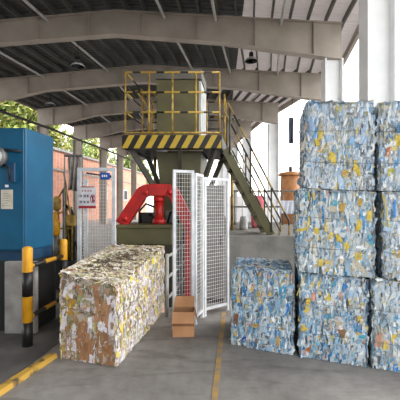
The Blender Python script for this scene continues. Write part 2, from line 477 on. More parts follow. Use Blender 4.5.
for yw in (26, 31.5, 37, 43):
    x = along(yw, .03)
    fw = MB().hexa([(x - .02, yw, 2.2), (x + .05, yw, 2.2), (x + .25, yw + 1.3, 2.2), (x + .18, yw + 1.3, 2.2)],
              [(x - .02, yw, 3.6), (x + .05, yw, 3.6), (x + .25, yw + 1.3, 3.6), (x + .18, yw + 1.3, 3.6)]).build('window', M['white'], bb)
    MB().hexa([(x, yw + .12, 2.32), (x + .09, yw + .12, 2.32), (x + .25, yw + 1.18, 2.32), (x + .18, yw + 1.18, 2.32)],
              [(x, yw + .12, 3.48), (x + .09, yw + .12, 3.48), (x + .25, yw + 1.18, 3.48), (x + .18, yw + 1.18, 3.48)]).build('pane', M['dark'], fw)

def coloured(name, verts, faces, cols, m, parent=None, loc=None):
    me = bpy.data.meshes.new(name)
    me.from_pydata(verts, [], faces)
    at = me.attributes.new('piece_colour', 'FLOAT_COLOR', 'FACE')
    at.data.foreach_set('color', np.asarray(cols, dtype=np.float32).ravel())
    me.materials.append(m)
    o = bpy.data.objects.new(name, me); COL.objects.link(o)
    if parent: o.parent = parent
    if loc is not None: o.location = loc
    return o

def tree(x, y, h, rad, zlow, label, seed, n=2600, hue=0.0):
    k_ = (1.1, 1.2, 1.12, 1.05, 1.09, 1.07, 1.0)[seed - 1]
    x, y, rad = x * k_, y * k_, rad * k_; h = 1.6 + (h - 1.6) * k_; zlow = 1.6 + (zlow - 1.6) * k_
    rng = np.random.default_rng(seed)
    r = thing('leafy_tree', label, 'tree', (x, y, 0), 'trees beyond the left columns')
    t = MB(); top = h * 0.8
    t.tube([(x, y, 0), (x + .1, y, zlow), (x - .1, y + .1, top)], [rad * .1, rad * .075, rad * .02], 8)
    for k in range(7):
        a = k * 2.4; z0 = zlow + (top - zlow) * (k / 8.0)
        t.tube([(x, y, z0), (x + math.cos(a) * rad * .45, y + math.sin(a) * rad * .45, z0 + rad * .35), (x + math.cos(a) * rad * .8, y + math.sin(a) * rad * .8, z0 + rad * .5)], [rad * .04, rad * .025, rad * .01], 6)
    t.build('trunk', M['trunk'], r, True)
    nc = 26
    cd = rng.normal(size=(nc, 3)); cd /= np.linalg.norm(cd, axis=1)[:, None]
    cd *= rng.uniform(.25, .85, (nc, 1))
    zc = (zlow + h) / 2; hz = (h - zlow) / 2
    cc = cd * np.array([rad, rad, hz]) + np.array([0, 0, zc])
    cr = rng.uniform(.22, .42, nc) * rad
    idx = rng.integers(0, nc, n)
    d = rng.normal(size=(n, 3)); d /= np.linalg.norm(d, axis=1)[:, None]
    c = cc[idx] + d * (cr[idx] * rng.uniform(.5, 1.0, n) ** .5)[:, None]
    ax = rng.normal(size=(n, 3)); ax /= np.linalg.norm(ax, axis=1)[:, None]
    bx = np.cross(ax, rng.normal(size=(n, 3))); bx /= np.linalg.norm(bx, axis=1)[:, None]
    s = rng.uniform(.09, .17, n)[:, None] * rad / 2.2
    v = np.stack([c - ax * s * 1.5, c - bx * s * .7, c + ax * s * 1.5, c + bx * s * .7], 1).reshape(-1, 3)
    f = np.arange(4 * n).reshape(-1, 4).tolist()
    base = np.array([.27, .36, .09]); alt = np.array([.48, .54, .22]); drk = np.array([.12, .20, .06])
    m = rng.uniform(0, 1, n)[:, None]; m2 = rng.uniform(0, 1, nc)[idx][:, None]
    col = np.where(m < .35, base, np.where(m < .75, alt, drk)) * (0.75 + .5 * m2) * np.array([1 + hue, 1, 1 - hue])
    col = np.concatenate([col, np.ones((n, 1))], 1)
    coloured('crown', v.tolist(), f, col, M['leaf'], r)
tree(-19.0, 24, 12.5, 3.6, 3.8, 'tall leafy tree at the left edge, above the meter on the blue cabinet', 1, 4200)
tree(-15.6, 29, 12.5, 3.2, 4.5, 'broad leafy tree above the blue cabinet, left of its top corner', 2, 4200, .1)
tree(-16.2, 34, 12.2, 2.6, 5, 'bushy tree filling the gap just left of the nearest visible left column', 3, 3000, .15)
tree(-15.9, 42, 11.6, 2.3, 5.5, 'dark round tree over the brick wall between the first two left columns', 4, 2600, -.05)
tree(-14.2, 47, 12.5, 2.6, 5.5, 'pale green tree between the second and third left columns', 5, 2600, .12)
tree(-12.2, 56, 12.0, 3.0, 5, 'small looking tree between the third and fourth left columns', 6, 2400)
tree(-10.6, 62, 11.0, 3.0, 4, 'farthest tree, seen just left of the baler hopper', 7, 2400, .05)

# background right: low pale wall beyond the dock
fw = MB().hexa([(1.0, 34, 0), (30, 31, 0), (30, 31.3, 0), (1.0, 34.3, 0)], [(1.0, 34, 2.5), (30, 31, 2.5), (30, 31.3, 2.5), (1.0, 34.3, 2.5)]).build('boundary_wall', M['wall_pale'])
tag(fw, 'low pale boundary wall far behind the rust coloured tank', 'wall'); fw['kind'] = 'structure'

# ------------------------------------------------------------------ concrete dock and the things on it
struct(MB().hexa([(0.42, 5.75, 0), (3.3, 5.95, 0), (3.9, 10.6, 0), (1.05, 10.6, 0)], [(0.42, 5.75, 1.05), (3.3, 5.95, 1.05), (3.9, 10.6, 1.05), (1.05, 10.6, 1.05)]).build('floor_dock', M['dock']))
rl = thing('dock_railing', 'grey railing along the back of the raised concrete dock', 'railing', (2.4, 9.0, 1.05))
for x in (0.95, 1.6, 2.25, 2.95, 3.6):
    MB().tube([(x, 9.0, 1.05), (x, 9.0, 1.98)], 0.022, 8).build('post', M['hood'], rl, True)
for z in (1.98, 1.55):
    MB().tube([(0.9, 9.0, z), (3.65, 9.0, z)], 0.022, 8).build('rail', M['hood'], rl, True)
# tank
tk = thing('storage_tank', 'rust orange cylindrical tank with a lidded top behind the dock railing', 'tank', (2.66, 9.7, 1.05))
MB().lathe([(.27, 0), (.29, .02), (.29, 1.28), (.27, 1.31), (.29, 1.33), (.29, 1.36), (.24, 1.40)], (2.66, 9.7, 1.05), 32).build('body', M['rust'], tk, True)
MB().lathe([(.33, 1.40), (.34, 1.42), (.34, 1.46), (.31, 1.49), (.1, 1.53)], (2.66, 9.7, 1.05), 32).build('lid', M['rust'], tk, True)
MB().lathe([(.04, 1.53), (.05, 1.56), (.05, 1.66), (.03, 1.68)], (2.66, 9.7, 1.05), 12).build('knob', M['dark'], tk, True)
# pink bulk bag
def bag(loc, sx, sy, sz, name, label, cat, m, seed):
    rng = random.Random(seed); r = MB(); n = 20; prof = [(.82, 0), (1, .08), (1.04, .3), (.98, .55), (1.02, .75), (.9, .92), (.6, 1.0), (.2, .98)]
    vs_ = []; fs_ = []
    for q, z in prof:
        for k in range(n):
            a = 2 * math.pi * k / n; c, s = math.cos(a), math.sin(a)
            e = 1 / max(abs(c), abs(s)) ** .6; w = q * e * (1 + rng.uniform(-.05, .05)) / 2
            vs_.append((loc[0] + c * w * sx, loc[1] + s * w * sy, loc[2] + z * sz * (1 + rng.uniform(-.02, .02) * (z > 0))))
    for i in range(len(prof) - 1):
        for k in range(n): fs_.append((i * n + k, i * n + (k + 1) % n, (i + 1) * n + (k + 1) % n, (i + 1) * n + k))
    fs_.append(tuple(range(n - 1, -1, -1))); fs_.append(tuple((len(prof) - 1) * n + k for k in range(n)))
    r.add(vs_, fs_)
    return tag(r.build(name, m, origin=loc, smooth=True), label, cat)
bag((1.4, 8.0, 1.05), .30, .35, .78, 'bulk_bag', 'pink woven sack standing on the dock behind the steep stair', 'bag', M['pink'], 3)
bag((0.98, 7.4, 1.05), .16, .3, .30, 'parts_sack', 'small pale grey sack on the dock left of the pink sack', 'bag', M['pale_steel'], 5)
# pale sheet over the railing
def drape(name, label, cat, x0, x1, ztop, zbot, y, m, amp=.015, waves=4, thick=.006):
    r = MB(); nx, nz = 24, 10; vs_ = []; fs_ = []
    for i in range(nz + 1):
        for k in range(nx + 1):
            t = k / nx; z = ztop + (zbot - ztop) * i / nz
            vs_.append((x0 + (x1 - x0) * t, y + amp * math.sin(t * waves * 2 * math.pi + i * .25) * (0.2 + i / nz), z + .01 * math.sin(9 * t) * i / nz))
    for i in range(nz):
        for k in range(nx):
            a = i * (nx + 1) + k; fs_.append((a, a + nx + 1, a + nx + 2, a + 1))
    r.add(vs_, fs_)
    o = r.build(name, m, origin=((x0 + x1) / 2, y, zbot), smooth=True)
    md = o.modifiers.new('thickness', 'SOLIDIFY'); md.thickness = thick
    return tag(o, label, cat)
drape('plastic_sheet', 'pale blue white sheet hung on the dock railing below the tank', 'sheet', 2.16, 2.66, 1.72, 1.36, 8.95, M['sheet'])
drape('hanging_cloth', 'dark slate cloth strip hanging from the right roof edge', 'cloth', 4.99, 5.25, 6.5, 5.05, 18.5, M['cloth'], .06, 2, .02)
MB_ = MB().tube([(5.12, 18.5, 6.45), (5.2, 18.5, 7.95)], .015, 6)
hc = [o for o in COL.objects if o.name == 'hanging_cloth'][0]
MB_.build('hanging_cord', M['dark'], hc)

# ------------------------------------------------------------------ baler
br = thing('baler', 'olive green baling press with red clamp arch and tall feed hopper', 'baling machine', (-0.7, 5.2, 0))
def vx(x, y, y0=5.2): return x + 0.1515 * (y - y0)
def vbox(x0, x1, y0, y1, z0, z1, yr=5.2):
    return MB().hexa([(vx(x0, y0, yr), y0, z0), (vx(x1, y0, yr), y0, z0), (vx(x1, y1, yr), y1, z0), (vx(x0, y1, yr), y1, z0)],
                     [(vx(x0, y0, yr), y0, z1), (vx(x1, y0, yr), y0, z1), (vx(x1, y1, yr), y1, z1), (vx(x0, y1, yr), y1, z1)])
vbox(-1.30, -.44, 5.16, 5.95, .98, 1.24).build('chamber_head', M['olive'], br, bevel=.01)
vbox(-1.33, -.41, 5.12, 5.95, 1.24, 1.29).build('chamber_top_plate', M['olive'], br, bevel=.008)
for x in (-1.30, -.54):
    vbox(x, x + .1, 5.16, 5.95, 0, .98).build('chamber_side', M['olive_dark'], br)
vbox(-1.25, .12, 5.95, 9.5, 0, 1.29).build('press_body', M['olive_dark'], br, bevel=.01)
# ribs on the press body side
for y in (6.2, 6.9, 7.6, 8.3, 9.0):
    vbox(.12, .17, y, y + .09, 0, 1.25).build('rib', M['olive'], br)
# red clamp
def plate_path(pts, w, th, y0):
    """flat bar that follows pts in the XZ plane"""
    m = MB(); L = []; R = []
    P = [Vector((p[0], 0, p[1])) for p in pts]
    for i, p in enumerate(P):
        d0 = (P[i] - P[i - 1]).normalized() if i else (P[1] - P[0]).normalized()
        d1 = (P[i + 1] - P[i]).normalized() if i < len(P) - 1 else d0
        n0 = Vector((-d0.z, 0, d0.x)); n1 = Vector((-d1.z, 0, d1.x)); n = (n0 + n1).normalized()
        k = w / 2 / max(.5, n.dot(n0))
        L.append(p + n * k); R.append(p - n * k)
    for i in range(len(P) - 1):
        q = [R[i], R[i + 1], L[i + 1], L[i]]
        m.add([(a.x, y0, a.z) for a in q] + [(a.x, y0 + th, a.z) for a in q],
              [(0, 1, 2, 3), (7, 6, 5, 4), (0, 4, 5, 1), (1, 5, 6, 2), (2, 6, 7, 3), (3, 7, 4, 0)])
    return m
arch = plate_path([(-1.27, 1.29), (-1.22, 1.36), (-.93, 1.80), (-.84, 1.84), (-.52, 1.84), (-.43, 1.80), (-.17, 1.28), (-.15, 1.15), (-.15, 0.0)], .19, .2, 5.25).build('clamp_arch', M['red'], br, bevel=.012)
for x, z in ((-1.19, 1.38), (-.86, 1.80), (-.48, 1.80), (-.2, 1.3)):
    MB().tube([(x, 5.22, z), (x, 5.46, z)], .035, 12).build('pin', M['red'], br, True)
MB().tube([(-.66, 5.35, 1.29), (-.66, 5.35, 1.66)], .075, 16).build('clamp_cylinder', M['red'], br, True)
MB().lathe([(.10, 0), (.11, .02), (.11, .07), (.085, .09)], (-.66, 5.35, 1.29), 20).build('cylinder_collar', M['red'], br, True)
MB().lathe([(.085, 0), (.09, .01), (.09, .06), (.06, .08)], (-.66, 5.35, 1.66), 20).build('cylinder_cap', M['red'], br, True)
for k, pts in enumerate([[(-1.0, 5.6, 1.29), (-1.02, 5.55, 1.5), (-.9, 5.5, 1.62), (-.72, 5.5, 1.55)],
                         [(-.95, 5.7, 1.29), (-.85, 5.6, 1.45), (-.78, 5.6, 1.4), (-.74, 5.6, 1.29)],
                         [(-.55, 5.6, 1.29), (-.5, 5.55, 1.48), (-.42, 5.5, 1.5), (-.35, 5.55, 1.29)]]):
    MB().tube(pts, .02, 8).build('hose', M['black'], br, True)
MB().box(-1.05, -.8, 5.6, 5.85, 1.29, 1.47).build('valve_block', M['dark'], br, bevel=.01)
MB().box(-.58, -.4, 5.6, 5.85, 1.29, 1.5).build('valve_block', M['grey'], br, bevel=.01)
# tapered throat and tall hopper
MB().hexa([(-.66, 6.1, 1.29), (-.02, 6.1, 1.29), (.08, 7.0, 1.29), (-.56, 7.0, 1.29)],
          [(-.80, 6.0, 2.56), (.02, 6.0, 2.56), (.16, 7.1, 2.56), (-.66, 7.1, 2.56)]).build('throat', M['olive'], br, bevel=.01)
MB().hexa([(-.80, 6.1, 2.78), (-.02, 6.1, 2.78), (.10, 6.95, 2.78), (-.68, 6.95, 2.78)],
          [(-.80, 6.1, 3.92), (-.02, 6.1, 3.92), (.10, 6.95, 3.92), (-.68, 6.95, 3.92)]).build('feed_hopper', M['olive'], br, bevel=.01)
MB().hexa([(-.015, 6.12, 2.80), (.02, 6.12, 2.80), (.13, 6.93, 2.80), (.10, 6.93, 2.80)],
          [(-.015, 6.12, 3.90), (.02, 6.12, 3.90), (.13, 6.93, 3.90), (.10, 6.93, 3.90)]).build('side_panel', M['pale_steel'], br)['label'] = 'pale grey side panel of the hopper'
MB().hexa([(-.82, 6.06, 3.92), (.03, 6.06, 3.92), (.14, 7.0, 3.92), (-.7, 7.0, 3.92)],
          [(-.80, 6.2, 4.10), (.02, 6.2, 4.16), (.13, 7.0, 4.2), (-.7, 7.0, 4.2)]).build('hood', M['hood'], br)['label'] = 'grey hood on top of the hopper'

# ------------------------------------------------------------------ access platform around the hopper
ap = thing('access_platform', 'raised platform with black and yellow edge and yellow railings round the hopper', 'platform', (-.4, 6.4, 0))
F0, F1 = (-1.29, 5.6), (.34, 5.6); B1, B0 = (.6, 7.3), (-1.03, 7.3)
# deck as four planks around the hopper opening
def deck(a, b, c, d, z0=2.60, z1=2.76):
    return MB().hexa([(p[0], p[1], z0) for p in (a, b, c, d)], [(p[0], p[1], z1) for p in (a, b, c, d)])
dk = MB()
for q in (((-1.29, 5.6), (.34, 5.6), (.40, 5.985), (-1.23, 5.985)), ((-1.06, 7.12), (.575, 7.12), (.6, 7.3), (-1.03, 7.3)),
          ((-1.23, 5.985), (-.83, 5.985), (-.69, 7.12), (-1.06, 7.12)), ((.045, 5.985), (.40, 5.985), (.575, 7.12), (.185, 7.12))):
    dk.hexa([(p[0], p[1], 2.60) for p in q], [(p[0], p[1], 2.76) for p in q])
dk.build('deck', M['dark'], ap)
MB().box(-1.31, .36, 5.57, 5.6, 2.56, 2.78).build('edge_board', M['hazard'], ap)
MB().hexa([(.345, 5.6, 2.56), (.375, 5.6, 2.56), (.635, 7.3, 2.56), (.605, 7.3, 2.56)], [(.345, 5.6, 2.78), (.375, 5.6, 2.78), (.635, 7.3, 2.78), (.605, 7.3, 2.78)]).build('edge_board', M['olive_dark'], ap)
MB().hexa([(-1.325, 5.6, 2.56), (-1.295, 5.6, 2.56), (-1.035, 7.3, 2.56), (-1.065, 7.3, 2.56)], [(-1.325, 5.6, 2.78), (-1.295, 5.6, 2.78), (-1.035, 7.3, 2.78), (-1.065, 7.3, 2.78)]).build('edge_board', M['olive_dark'], ap)
for a, b in (((-1.2, 5.72, 2.58), (-.70, 6.04, 1.7)), ((.26, 5.72, 2.58), (-.03, 6.06, 1.72)), ((.48, 6.6, 2.58), (.06, 6.7, 1.6)), ((-1.05, 6.6, 2.58), (-.66, 6.6, 1.6)), ((-.35, 5.7, 2.58), (-.35, 6.06, 1.75))):
    MB().bar(a, b, .06, .09).build('brace', M['olive_dark'], ap)
for x, y in ((.70, 7.2), (-.98, 7.2)):
    z0 = 1.29 if -1 < x < .42 else (1.05 if x > .42 else 0)
    MB().tube([(x, y, 1.05 if x > 0 else 1.29), (x, y, 2.6)], .035, 10).build('leg', M['yellow_dull'], ap, True)
MB().box(.58, .74, 7.12, 7.28, 2.56, 2.62).build('leg_bracket', M['olive_dark'], ap)
RX = (-1.27, -.87, -.47, -.07, .33)
for x in RX:
    MB().tube([(x, 5.62, 2.76), (x, 5.62, 3.86)], .016, 8).build('railing_post', M['yellow_dull'], ap, True)
for x, y in ((.50, 6.75), (.57, 7.25), (.15, 7.25), (-.25, 7.25), (-.65, 7.25), (-1.03, 7.25), (-1.12, 6.5)):
    MB().tube([(x, y, 2.76), (x, y, 3.86)], .018, 8).build('railing_post', M['yellow_dull'], ap, True)
for z in (3.86, 3.52, 3.18):
    MB().tube([(-1.27, 5.62, z), (.33, 5.62, z)], .018, 8).build('rail', M['rail_band'], ap, True)
    MB().tube([(.50, 6.75, z), (.57, 7.25, z), (-1.03, 7.25, z), (-1.27, 5.62, z)], .014, 8).build('rail', M['rail_band'], ap, True)
MB().tube([(-1.27, 5.62, 2.83), (.33, 5.62, 2.83)], .018, 8).build('toe_rail', M['yellow_dull'], ap, True)
# short caged ladder at the left end of the deck
for dx in (0, .3):
    MB().tube([(-1.2 + dx, 6.2, 3.75), (-.9 + dx, 6.2, 3.35), (-.9 + dx, 6.2, 2.76)], .018, 8).build('ladder_rail', M['yellow_dull'], ap, True)
for z in (2.95, 3.15, 3.3):
    MB().tube([(-.9, 6.2, z), (-.6, 6.2, z)], .012, 6).build('rung', M['dark'], ap, True)
# black grab bars on the hopper's right side
for z in (2.95, 3.12, 3.29, 3.46):
    MB().tube([(.15, 6.6, z), (.42, 6.6, z)], .014, 6).build('grab_bar', M['black'], ap, True)
for x in (.17, .40):
    MB().tube([(x, 6.6, 2.76), (x, 6.6, 3.6)], .014, 6).build('grab_bar_post', M['olive_dark'], ap, True)

# ------------------------------------------------------------------ stair from deck to dock
st = thing('steel_stair', 'steep olive steel stair with double handrails from platform down to dock', 'stairs', (1.0, 6.3, 1.05))
SX0, SZ0, SX1, SZ1 = .46, 2.62, 1.30, 1.05
for y in (6.02, 6.62):
    MB().bar((SX0, y, SZ0), (SX1, y, SZ1), .035, .14, up=(.88, 0, .47)).build('stringer', M['olive'], st)
for k in range(7):
    t = (k + .6) / 7.2
    x = SX0 + (SX1 - SX0) * t; z = SZ0 + (SZ1 - SZ0) * t
    MB().box(x - .1, x + .1, 6.04, 6.60, z - .015, z + .015).build('tread', M['olive_dark'], st)
for y in (6.0, 6.64):
    MB().tube([(.50, y, 3.46), (1.62, y, 1.308), (1.62, y, 1.05)], .018, 8).build('handrail', M['stair_band'], st, True)
    MB().tube([(.62, y, 2.75), (1.44, y, 1.17), (1.44, y, 1.05)], .014, 8).build('mid_rail', M['stair_band'], st, True)
    for t in (.05, .5, .95):
        x = SX0 + (SX1 - SX0) * t; z = SZ0 + (SZ1 - SZ0) * t
        zt = 3.46 - (x - .50) * (1.96 / 1.02)
        MB().tube([(x + .04, y, z - .02), (x + .04, y, zt - .08)], .015, 8).build('stanchion', M['olive_dark'], st, True)

# ------------------------------------------------------------------ mesh guards
def guard(label, a, b, ztop, name='mesh_guard_panel', zb=.1, nx=7, nz=36, post=.036, wire=.0024, group='white wire mesh guards', foot=True, cat='guard panel'):
    a, b = Vector((a[0], a[1], 0)), Vector((b[0], b[1], 0))
    r = thing(name, label, cat, (a + b) / 2, group)
    for p in (a, b):
        MB().bar(p + V(0, 0, .01), p + V(0, 0, ztop), post, post, up=(b - a)).build('post', M['white'], r)
        if foot: MB().box(p.x - .03, p.x + .03, p.y - .03, p.y + .03, 0, .012).build('foot_plate', M['white'], r)
    for z in (ztop - post / 2, zb):
        MB().bar(a + V(0, 0, z), b + V(0, 0, z), post * .9, post).build('rail', M['white'], r)
    w = MB()
    for k in range(1, nx):
        p = a + (b - a) * k / nx
        w.tube([p + V(0, 0, zb), p + V(0, 0, ztop - .02)], wire, 4, False)
    for k in range(1, nz):
        z = zb + (ztop - zb) * k / nz
        w.tube([a + V(0, 0, z), b + V(0, 0, z)], wire, 4, False)
    w.build('wire_mesh', M['wire'], r)
    return r
guard('leftmost of the three joined mesh panels, standing behind the open cardboard box', (-.335, 4.30), (-.10, 4.40), 2.06, nx=7)
guard('narrow mesh panel set edge on between two wider ones', (-.062, 4.43), (.03, 4.70), 2.03, nx=7)
guard('right hand mesh panel ending beside the lone low bale', (.068, 4.75), (.42, 5.03), 2.0, nx=11)
gt = guard('wire mesh gate carrying the white and red warning sign', (-1.85, 5.15), (-1.315, 5.13), 2.17, name='mesh_gate', nx=13, nz=40, post=.05, cat='gate')
MB().bar((-1.76, 5.19, .1), (-1.76, 5.19, 2.0), .05, .05, up=(1, 0, 0)).build('inner_post', M['white'], gt)
lk = MB().box(-1.50, -1.36, 5.05, 5.10, 1.985, 2.085).build('lock', M['lock'], gt, bevel=.006)
MB().bar((-1.72, 5.09, 2.085), (-1.50, 5.08, 2.05), .02, .022).build('latch_arm', M['dark'], lk)
for x in (-1.475, -1.445, -1.415):
    MB().box(x, x + .018, 5.046, 5.05, 2.02, 2.055).build('lock_mark', M['sign'], lk)
MB().tube([(-1.34, 5.07, 2.03), (-1.36, 5.07, 2.03)], .02, 8).build('latch_pin', M['dark'], lk)
# sign on the gate
sg = thing('warning_sign', 'white warning sign with red bottom band wired to the mesh gate', 'sign', (-1.70, 5.09, 1.56))
MB().box(-1.835, -1.575, 5.085, 5.095, 1.55, 1.88).build('board', M['sign'], sg)
MB().box(-1.835, -1.575, 5.08, 5.085, 1.55, 1.588).build('bottom_band', M['sign_red'], sg)
MB().box(-1.80, -1.60, 5.08, 5.085, 1.868, 1.88).build('top_band', M['sign_red'], sg)
rs = random.Random(4)
tx = MB()
def glyph(m, x, z, s):
    for k in range(3):
        zz = z + s * (k + .2) / 3
        m.box(x, x + s * rs.uniform(.6, .9), 5.081, 5.085, zz, zz + s * .11)
    for k in range(2):
        xx = x + s * rs.uniform(.1, .7)
        m.box(xx, xx + s * .12, 5.081, 5.085, z + s * .05, z + s * rs.uniform(.7, 1))
for k in range(4): glyph(tx, -1.785 + k * .04, 1.80, .03)
tx.build('lettering', M['sign_red'], sg)
tx = MB()
for row, z in ((0, 1.715), (1, 1.625)):
    for k in range(3): glyph(tx, -1.822 + k * .055, z, .046)
tx.build('lettering', M['sign_blue'], sg)
pg = MB()
pg.tube([(-1.622 + .035 * math.cos(a), 5.083, 1.695 + .06 * math.sin(a)) for a in [i * 2 * math.pi / 16 for i in range(17)]], .006, 6)
pg.bar((-1.645, 5.083, 1.735), (-1.60, 5.083, 1.655), .006, .012)
pg.build('pictogram', M['sign_red'], sg)
MB().box(-1.632, -1.612, 5.082, 5.085, 1.65, 1.74).build('pictogram_figure', M['sign_blue'], sg)

gt.location.y -= .09; sg.location.y -= .09
# grey control cabinet between the mesh guards and the dock
cc = thing('control_cabinet', 'plain grey control cabinet seen through the right hand mesh panel', 'cabinet', (.22, 5.5, 0))
MB().box(.05, .40, 5.36, 5.68, .08, 1.92).build('body', M['grey_panel'], cc, bevel=.01)
MB().box(.06, .39, 5.40, 5.66, 0, .08).build('plinth', M['dark'], cc)
cd_ = MB().box(.07, .38, 5.345, 5.36, .14, 1.88).build('door', M['grey_panel'], cc, bevel=.004)
MB().box(.33, .35, 5.325, 5.345, .95, 1.1).build('handle', M['dark'], cd_)
# grey tarpaulin hung beside the gate
drape('tarpaulin', 'crumpled grey tarpaulin hanging left of the mesh gate', 'tarpaulin', -2.28, -2.07, 2.45, 1.85, 5.7, M['tarp'], .05, 3, .012)
tp = [o for o in COL.objects if o.name == 'tarpaulin'][0]
MB().tube([(-2.34, 5.7, 2.45), (-2.03, 5.7, 2.45)], .02, 8).build('hanging_bar', M['grey'], tp)
for x in (-2.34, -2.03): MB().tube([(x, 5.7, 0), (x, 5.7, 2.45)], .012, 8).build('post', M['grey'], tp)

# side guide rails right of the finished bale
sr = thing('side_guide', 'pale steel side guide with three rails right of the paper bale', 'guide rail', (-.4, 5.0, 0))
for z in (.86, .56, .26):
    MB().tube([(-.47, 4.72, z), (-.40, 5.15, z)], .022, 8).build('rail', M['pale_steel'], sr, True)
    MB().tube([(-.40, 5.15, z), (-.30, 5.9, z + .02)], .022, 8).build('rail', M['pale_steel'], sr, True)
for x, y in ((-.47, 4.72), (-.32, 5.75)):
    MB().tube([(x, y, 0), (x, y, .9)], .025, 8).build('post', M['pale_steel'], sr, True)

# ------------------------------------------------------------------ left: cabinet, barrier, kerb, pump unit
cb = thing('electrical_cabinet', 'tall blue electrical cabinet on a pale plinth with round meter and notice', 'cabinet', (-2.6, 4.4, 0))
def cquad(x0, x1, y0, y1): return [(x0, y0), (x1, y0), (x1 + .1515 * (y1 - y0), y1), (x0 + .1515 * (y1 - y0), y1)]
def cbox(x0, x1, y0, y1, z0, z1):
    q = cquad(x0, x1, y0, y1)
    return MB().hexa([(a, b, z0) for a, b in q], [(a, b, z1) for a, b in q])
cbox(-3.2, -2.165, 4.1, 4.68, 1.03, 2.56).build('body', M['blue'], cb, bevel=.012)
fp = cbox(-3.18, -2.185, 4.085, 4.1, 1.05, 2.54).build('front_door', M['blue'], cb, bevel=.005)
q0 = cquad(-3.15, -2.2, 4.12, 4.66); q1 = cquad(-3.1, -2.06, 4.12, 4.6)
cbox(-3.12, -2.16, 4.16, 4.64, .90, 1.03).build('plinth_collar', M['blue_base'], cb)
cbox(-2.42, -2.04, 4.08, 4.15, 0, .90).build('plinth', M['concrete_pale'], cb, bevel=.01)
cbox(-3.2, -2.10, 4.16, 4.64, 0, .90).build('plinth', M['dark'], cb)
# meter, cable and notice on the front
mt = MB().tube([(-2.50, 4.085, 2.19), (-2.50, 4.0, 2.19)], .13, 24).build('meter', M['grey'], cb, True)
MB().tube([(-2.50, 4.0, 2.19), (-2.50, 3.985, 2.19)], .1, 24).build('meter_glass', M['pale_steel'], mt, True)
MB().tube([(-2.39, 4.05, 2.28), (-2.33, 4.05, 2.27), (-2.2, 4.06, 2.26)], .014, 8).build('cable', M['black'], cb, True)
MB().tube([(-2.42, 4.05, 2.10), (-2.34, 4.04, 2.04), (-2.33, 4.05, 1.9)], .014, 8).build('cable', M['black'], cb, True)
MB().box(-2.36, -2.27, 4.04, 4.085, 1.88, 2.12).build('junction_box', M['blue_base'], cb, bevel=.008)
MB().box(-2.46, -2.315, 4.078, 4.085, 1.55, 1.79).build('notice', M['paper'], cb)
MB().box(-2.405, -2.37, 4.07, 4.085, 1.82, 1.85).build('button_plate', M['white'], cb)
nl = MB()
for k in range(6): nl.box(-2.44, -2.44 + rs.uniform(.06, .11), 4.0765, 4.078, 1.74 - k * .03, 1.745 - k * .03)
nl.build('notice_lines', M['grey'], [o for o in cb.children if o.name == 'notice'][0])

sb = thing('safety_barrier', 'yellow and black pipe barrier guarding the blue cabinet', 'barrier', (-1.93, 4.1, 0))
def bollard(x, y, h, r):
    p = MB().lathe([(r, 0), (r, h - r * .6), (r * .92, h - r * .3), (r * .7, h - r * .1), (r * .3, h)], (x, y, .012), 24).build('post', M['yellow'], sb, True)
    for z0, z1 in ((0.0, h * .24), (h * .5, h * .745)):
        MB().lathe([(r * 1.015, z0), (r * 1.015, z1)], (x, y, .012), 24).build('black_band', M['black_paint'], p, True)
bollard(-1.95, 3.73, 1.12, .055)
bollard(-1.885, 4.56, 1.12, .05)
for z in (.90, .32):
    MB().tube([(-1.946, 3.78, z), (-1.888, 4.51, z)], .027, 10).build('rail', M['barrier_band'], sb, True)

kb = MB().hexa([(-1.87, 2.3, .0), (-1.77, 2.3, .0), (-1.49, 3.46, .0), (-1.58, 3.46, .0)],
               [(-1.87, 2.3, .05), (-1.78, 2.3, .05), (-1.50, 3.46, .05), (-1.58, 3.46, .05)])
tag(kb.build('kerb_strip', M['kerb'], origin=(-1.7, 2.9, 0), bevel=.008), 'chipped yellow kerb strip on the floor at lower left', 'kerb')

pu = thing('hydraulic_pump_unit', 'yellow framed hydraulic pump unit between blue cabinet and mesh gate', 'machine', (-2.75, 6.5, 0))
MB().box(-3.2, -2.35, 6.2, 6.9, .0, .55).build('oil_tank', M['dark'], pu, bevel=.02)
MB().tube([(-3.1, 6.5, .75), (-2.7, 6.5, .75)], .18, 20).build('motor', M['grey'], pu, True)
MB().tube([(-2.7, 6.5, .75), (-2.5, 6.5, .75)], .11, 16).build('pump', M['dark'], pu, True)
for pts in ([(-2.86, 6.25, .55), (-2.86, 6.25, 2.25), (-2.58, 6.25, 2.22), (-2.42, 6.25, 1.2), (-2.42, 6.25, .55)],
            [(-2.72, 6.35, .55), (-2.72, 6.35, 1.75), (-2.6, 6.35, 1.95), (-2.5, 6.35, .55)],
            [(-2.56, 6.3, .55), (-2.56, 6.3, 1.62), (-2.3, 6.3, 1.3), (-2.3, 6.3, 0)], [(-2.8, 6.3, 1.15), (-2.4, 6.3, 1.15)], [(-2.8, 6.32, 1.4), (-2.45, 6.32, 1.55)]):
    MB().tube(pts, .018, 8).build('pipe_frame', M['yellow_dull'], pu, True)
MB().lathe([(.06, 0), (.09, .05), (.09, .24), (.06, .3), (.04, .32), (.04, .46)], (-2.72, 6.2, 1.02), 16).build('filter', M['yellow'], pu, True)
MB().lathe([(.05, 0), (.08, .04), (.08, .2), (.04, .26)], (-2.70, 6.22, 1.5), 16).build('valve', M['yellow_dull'], pu, True)
MB().tube([(-2.72, 6.2, .55), (-2.72, 6.2, 1.02)], .04, 10).build('riser', M['grey'], pu, True)
MB().tube([(-2.70, 6.22, 1.42), (-2.70, 6.22, 1.5)], .03, 10).build('riser', M['grey'], pu, True)
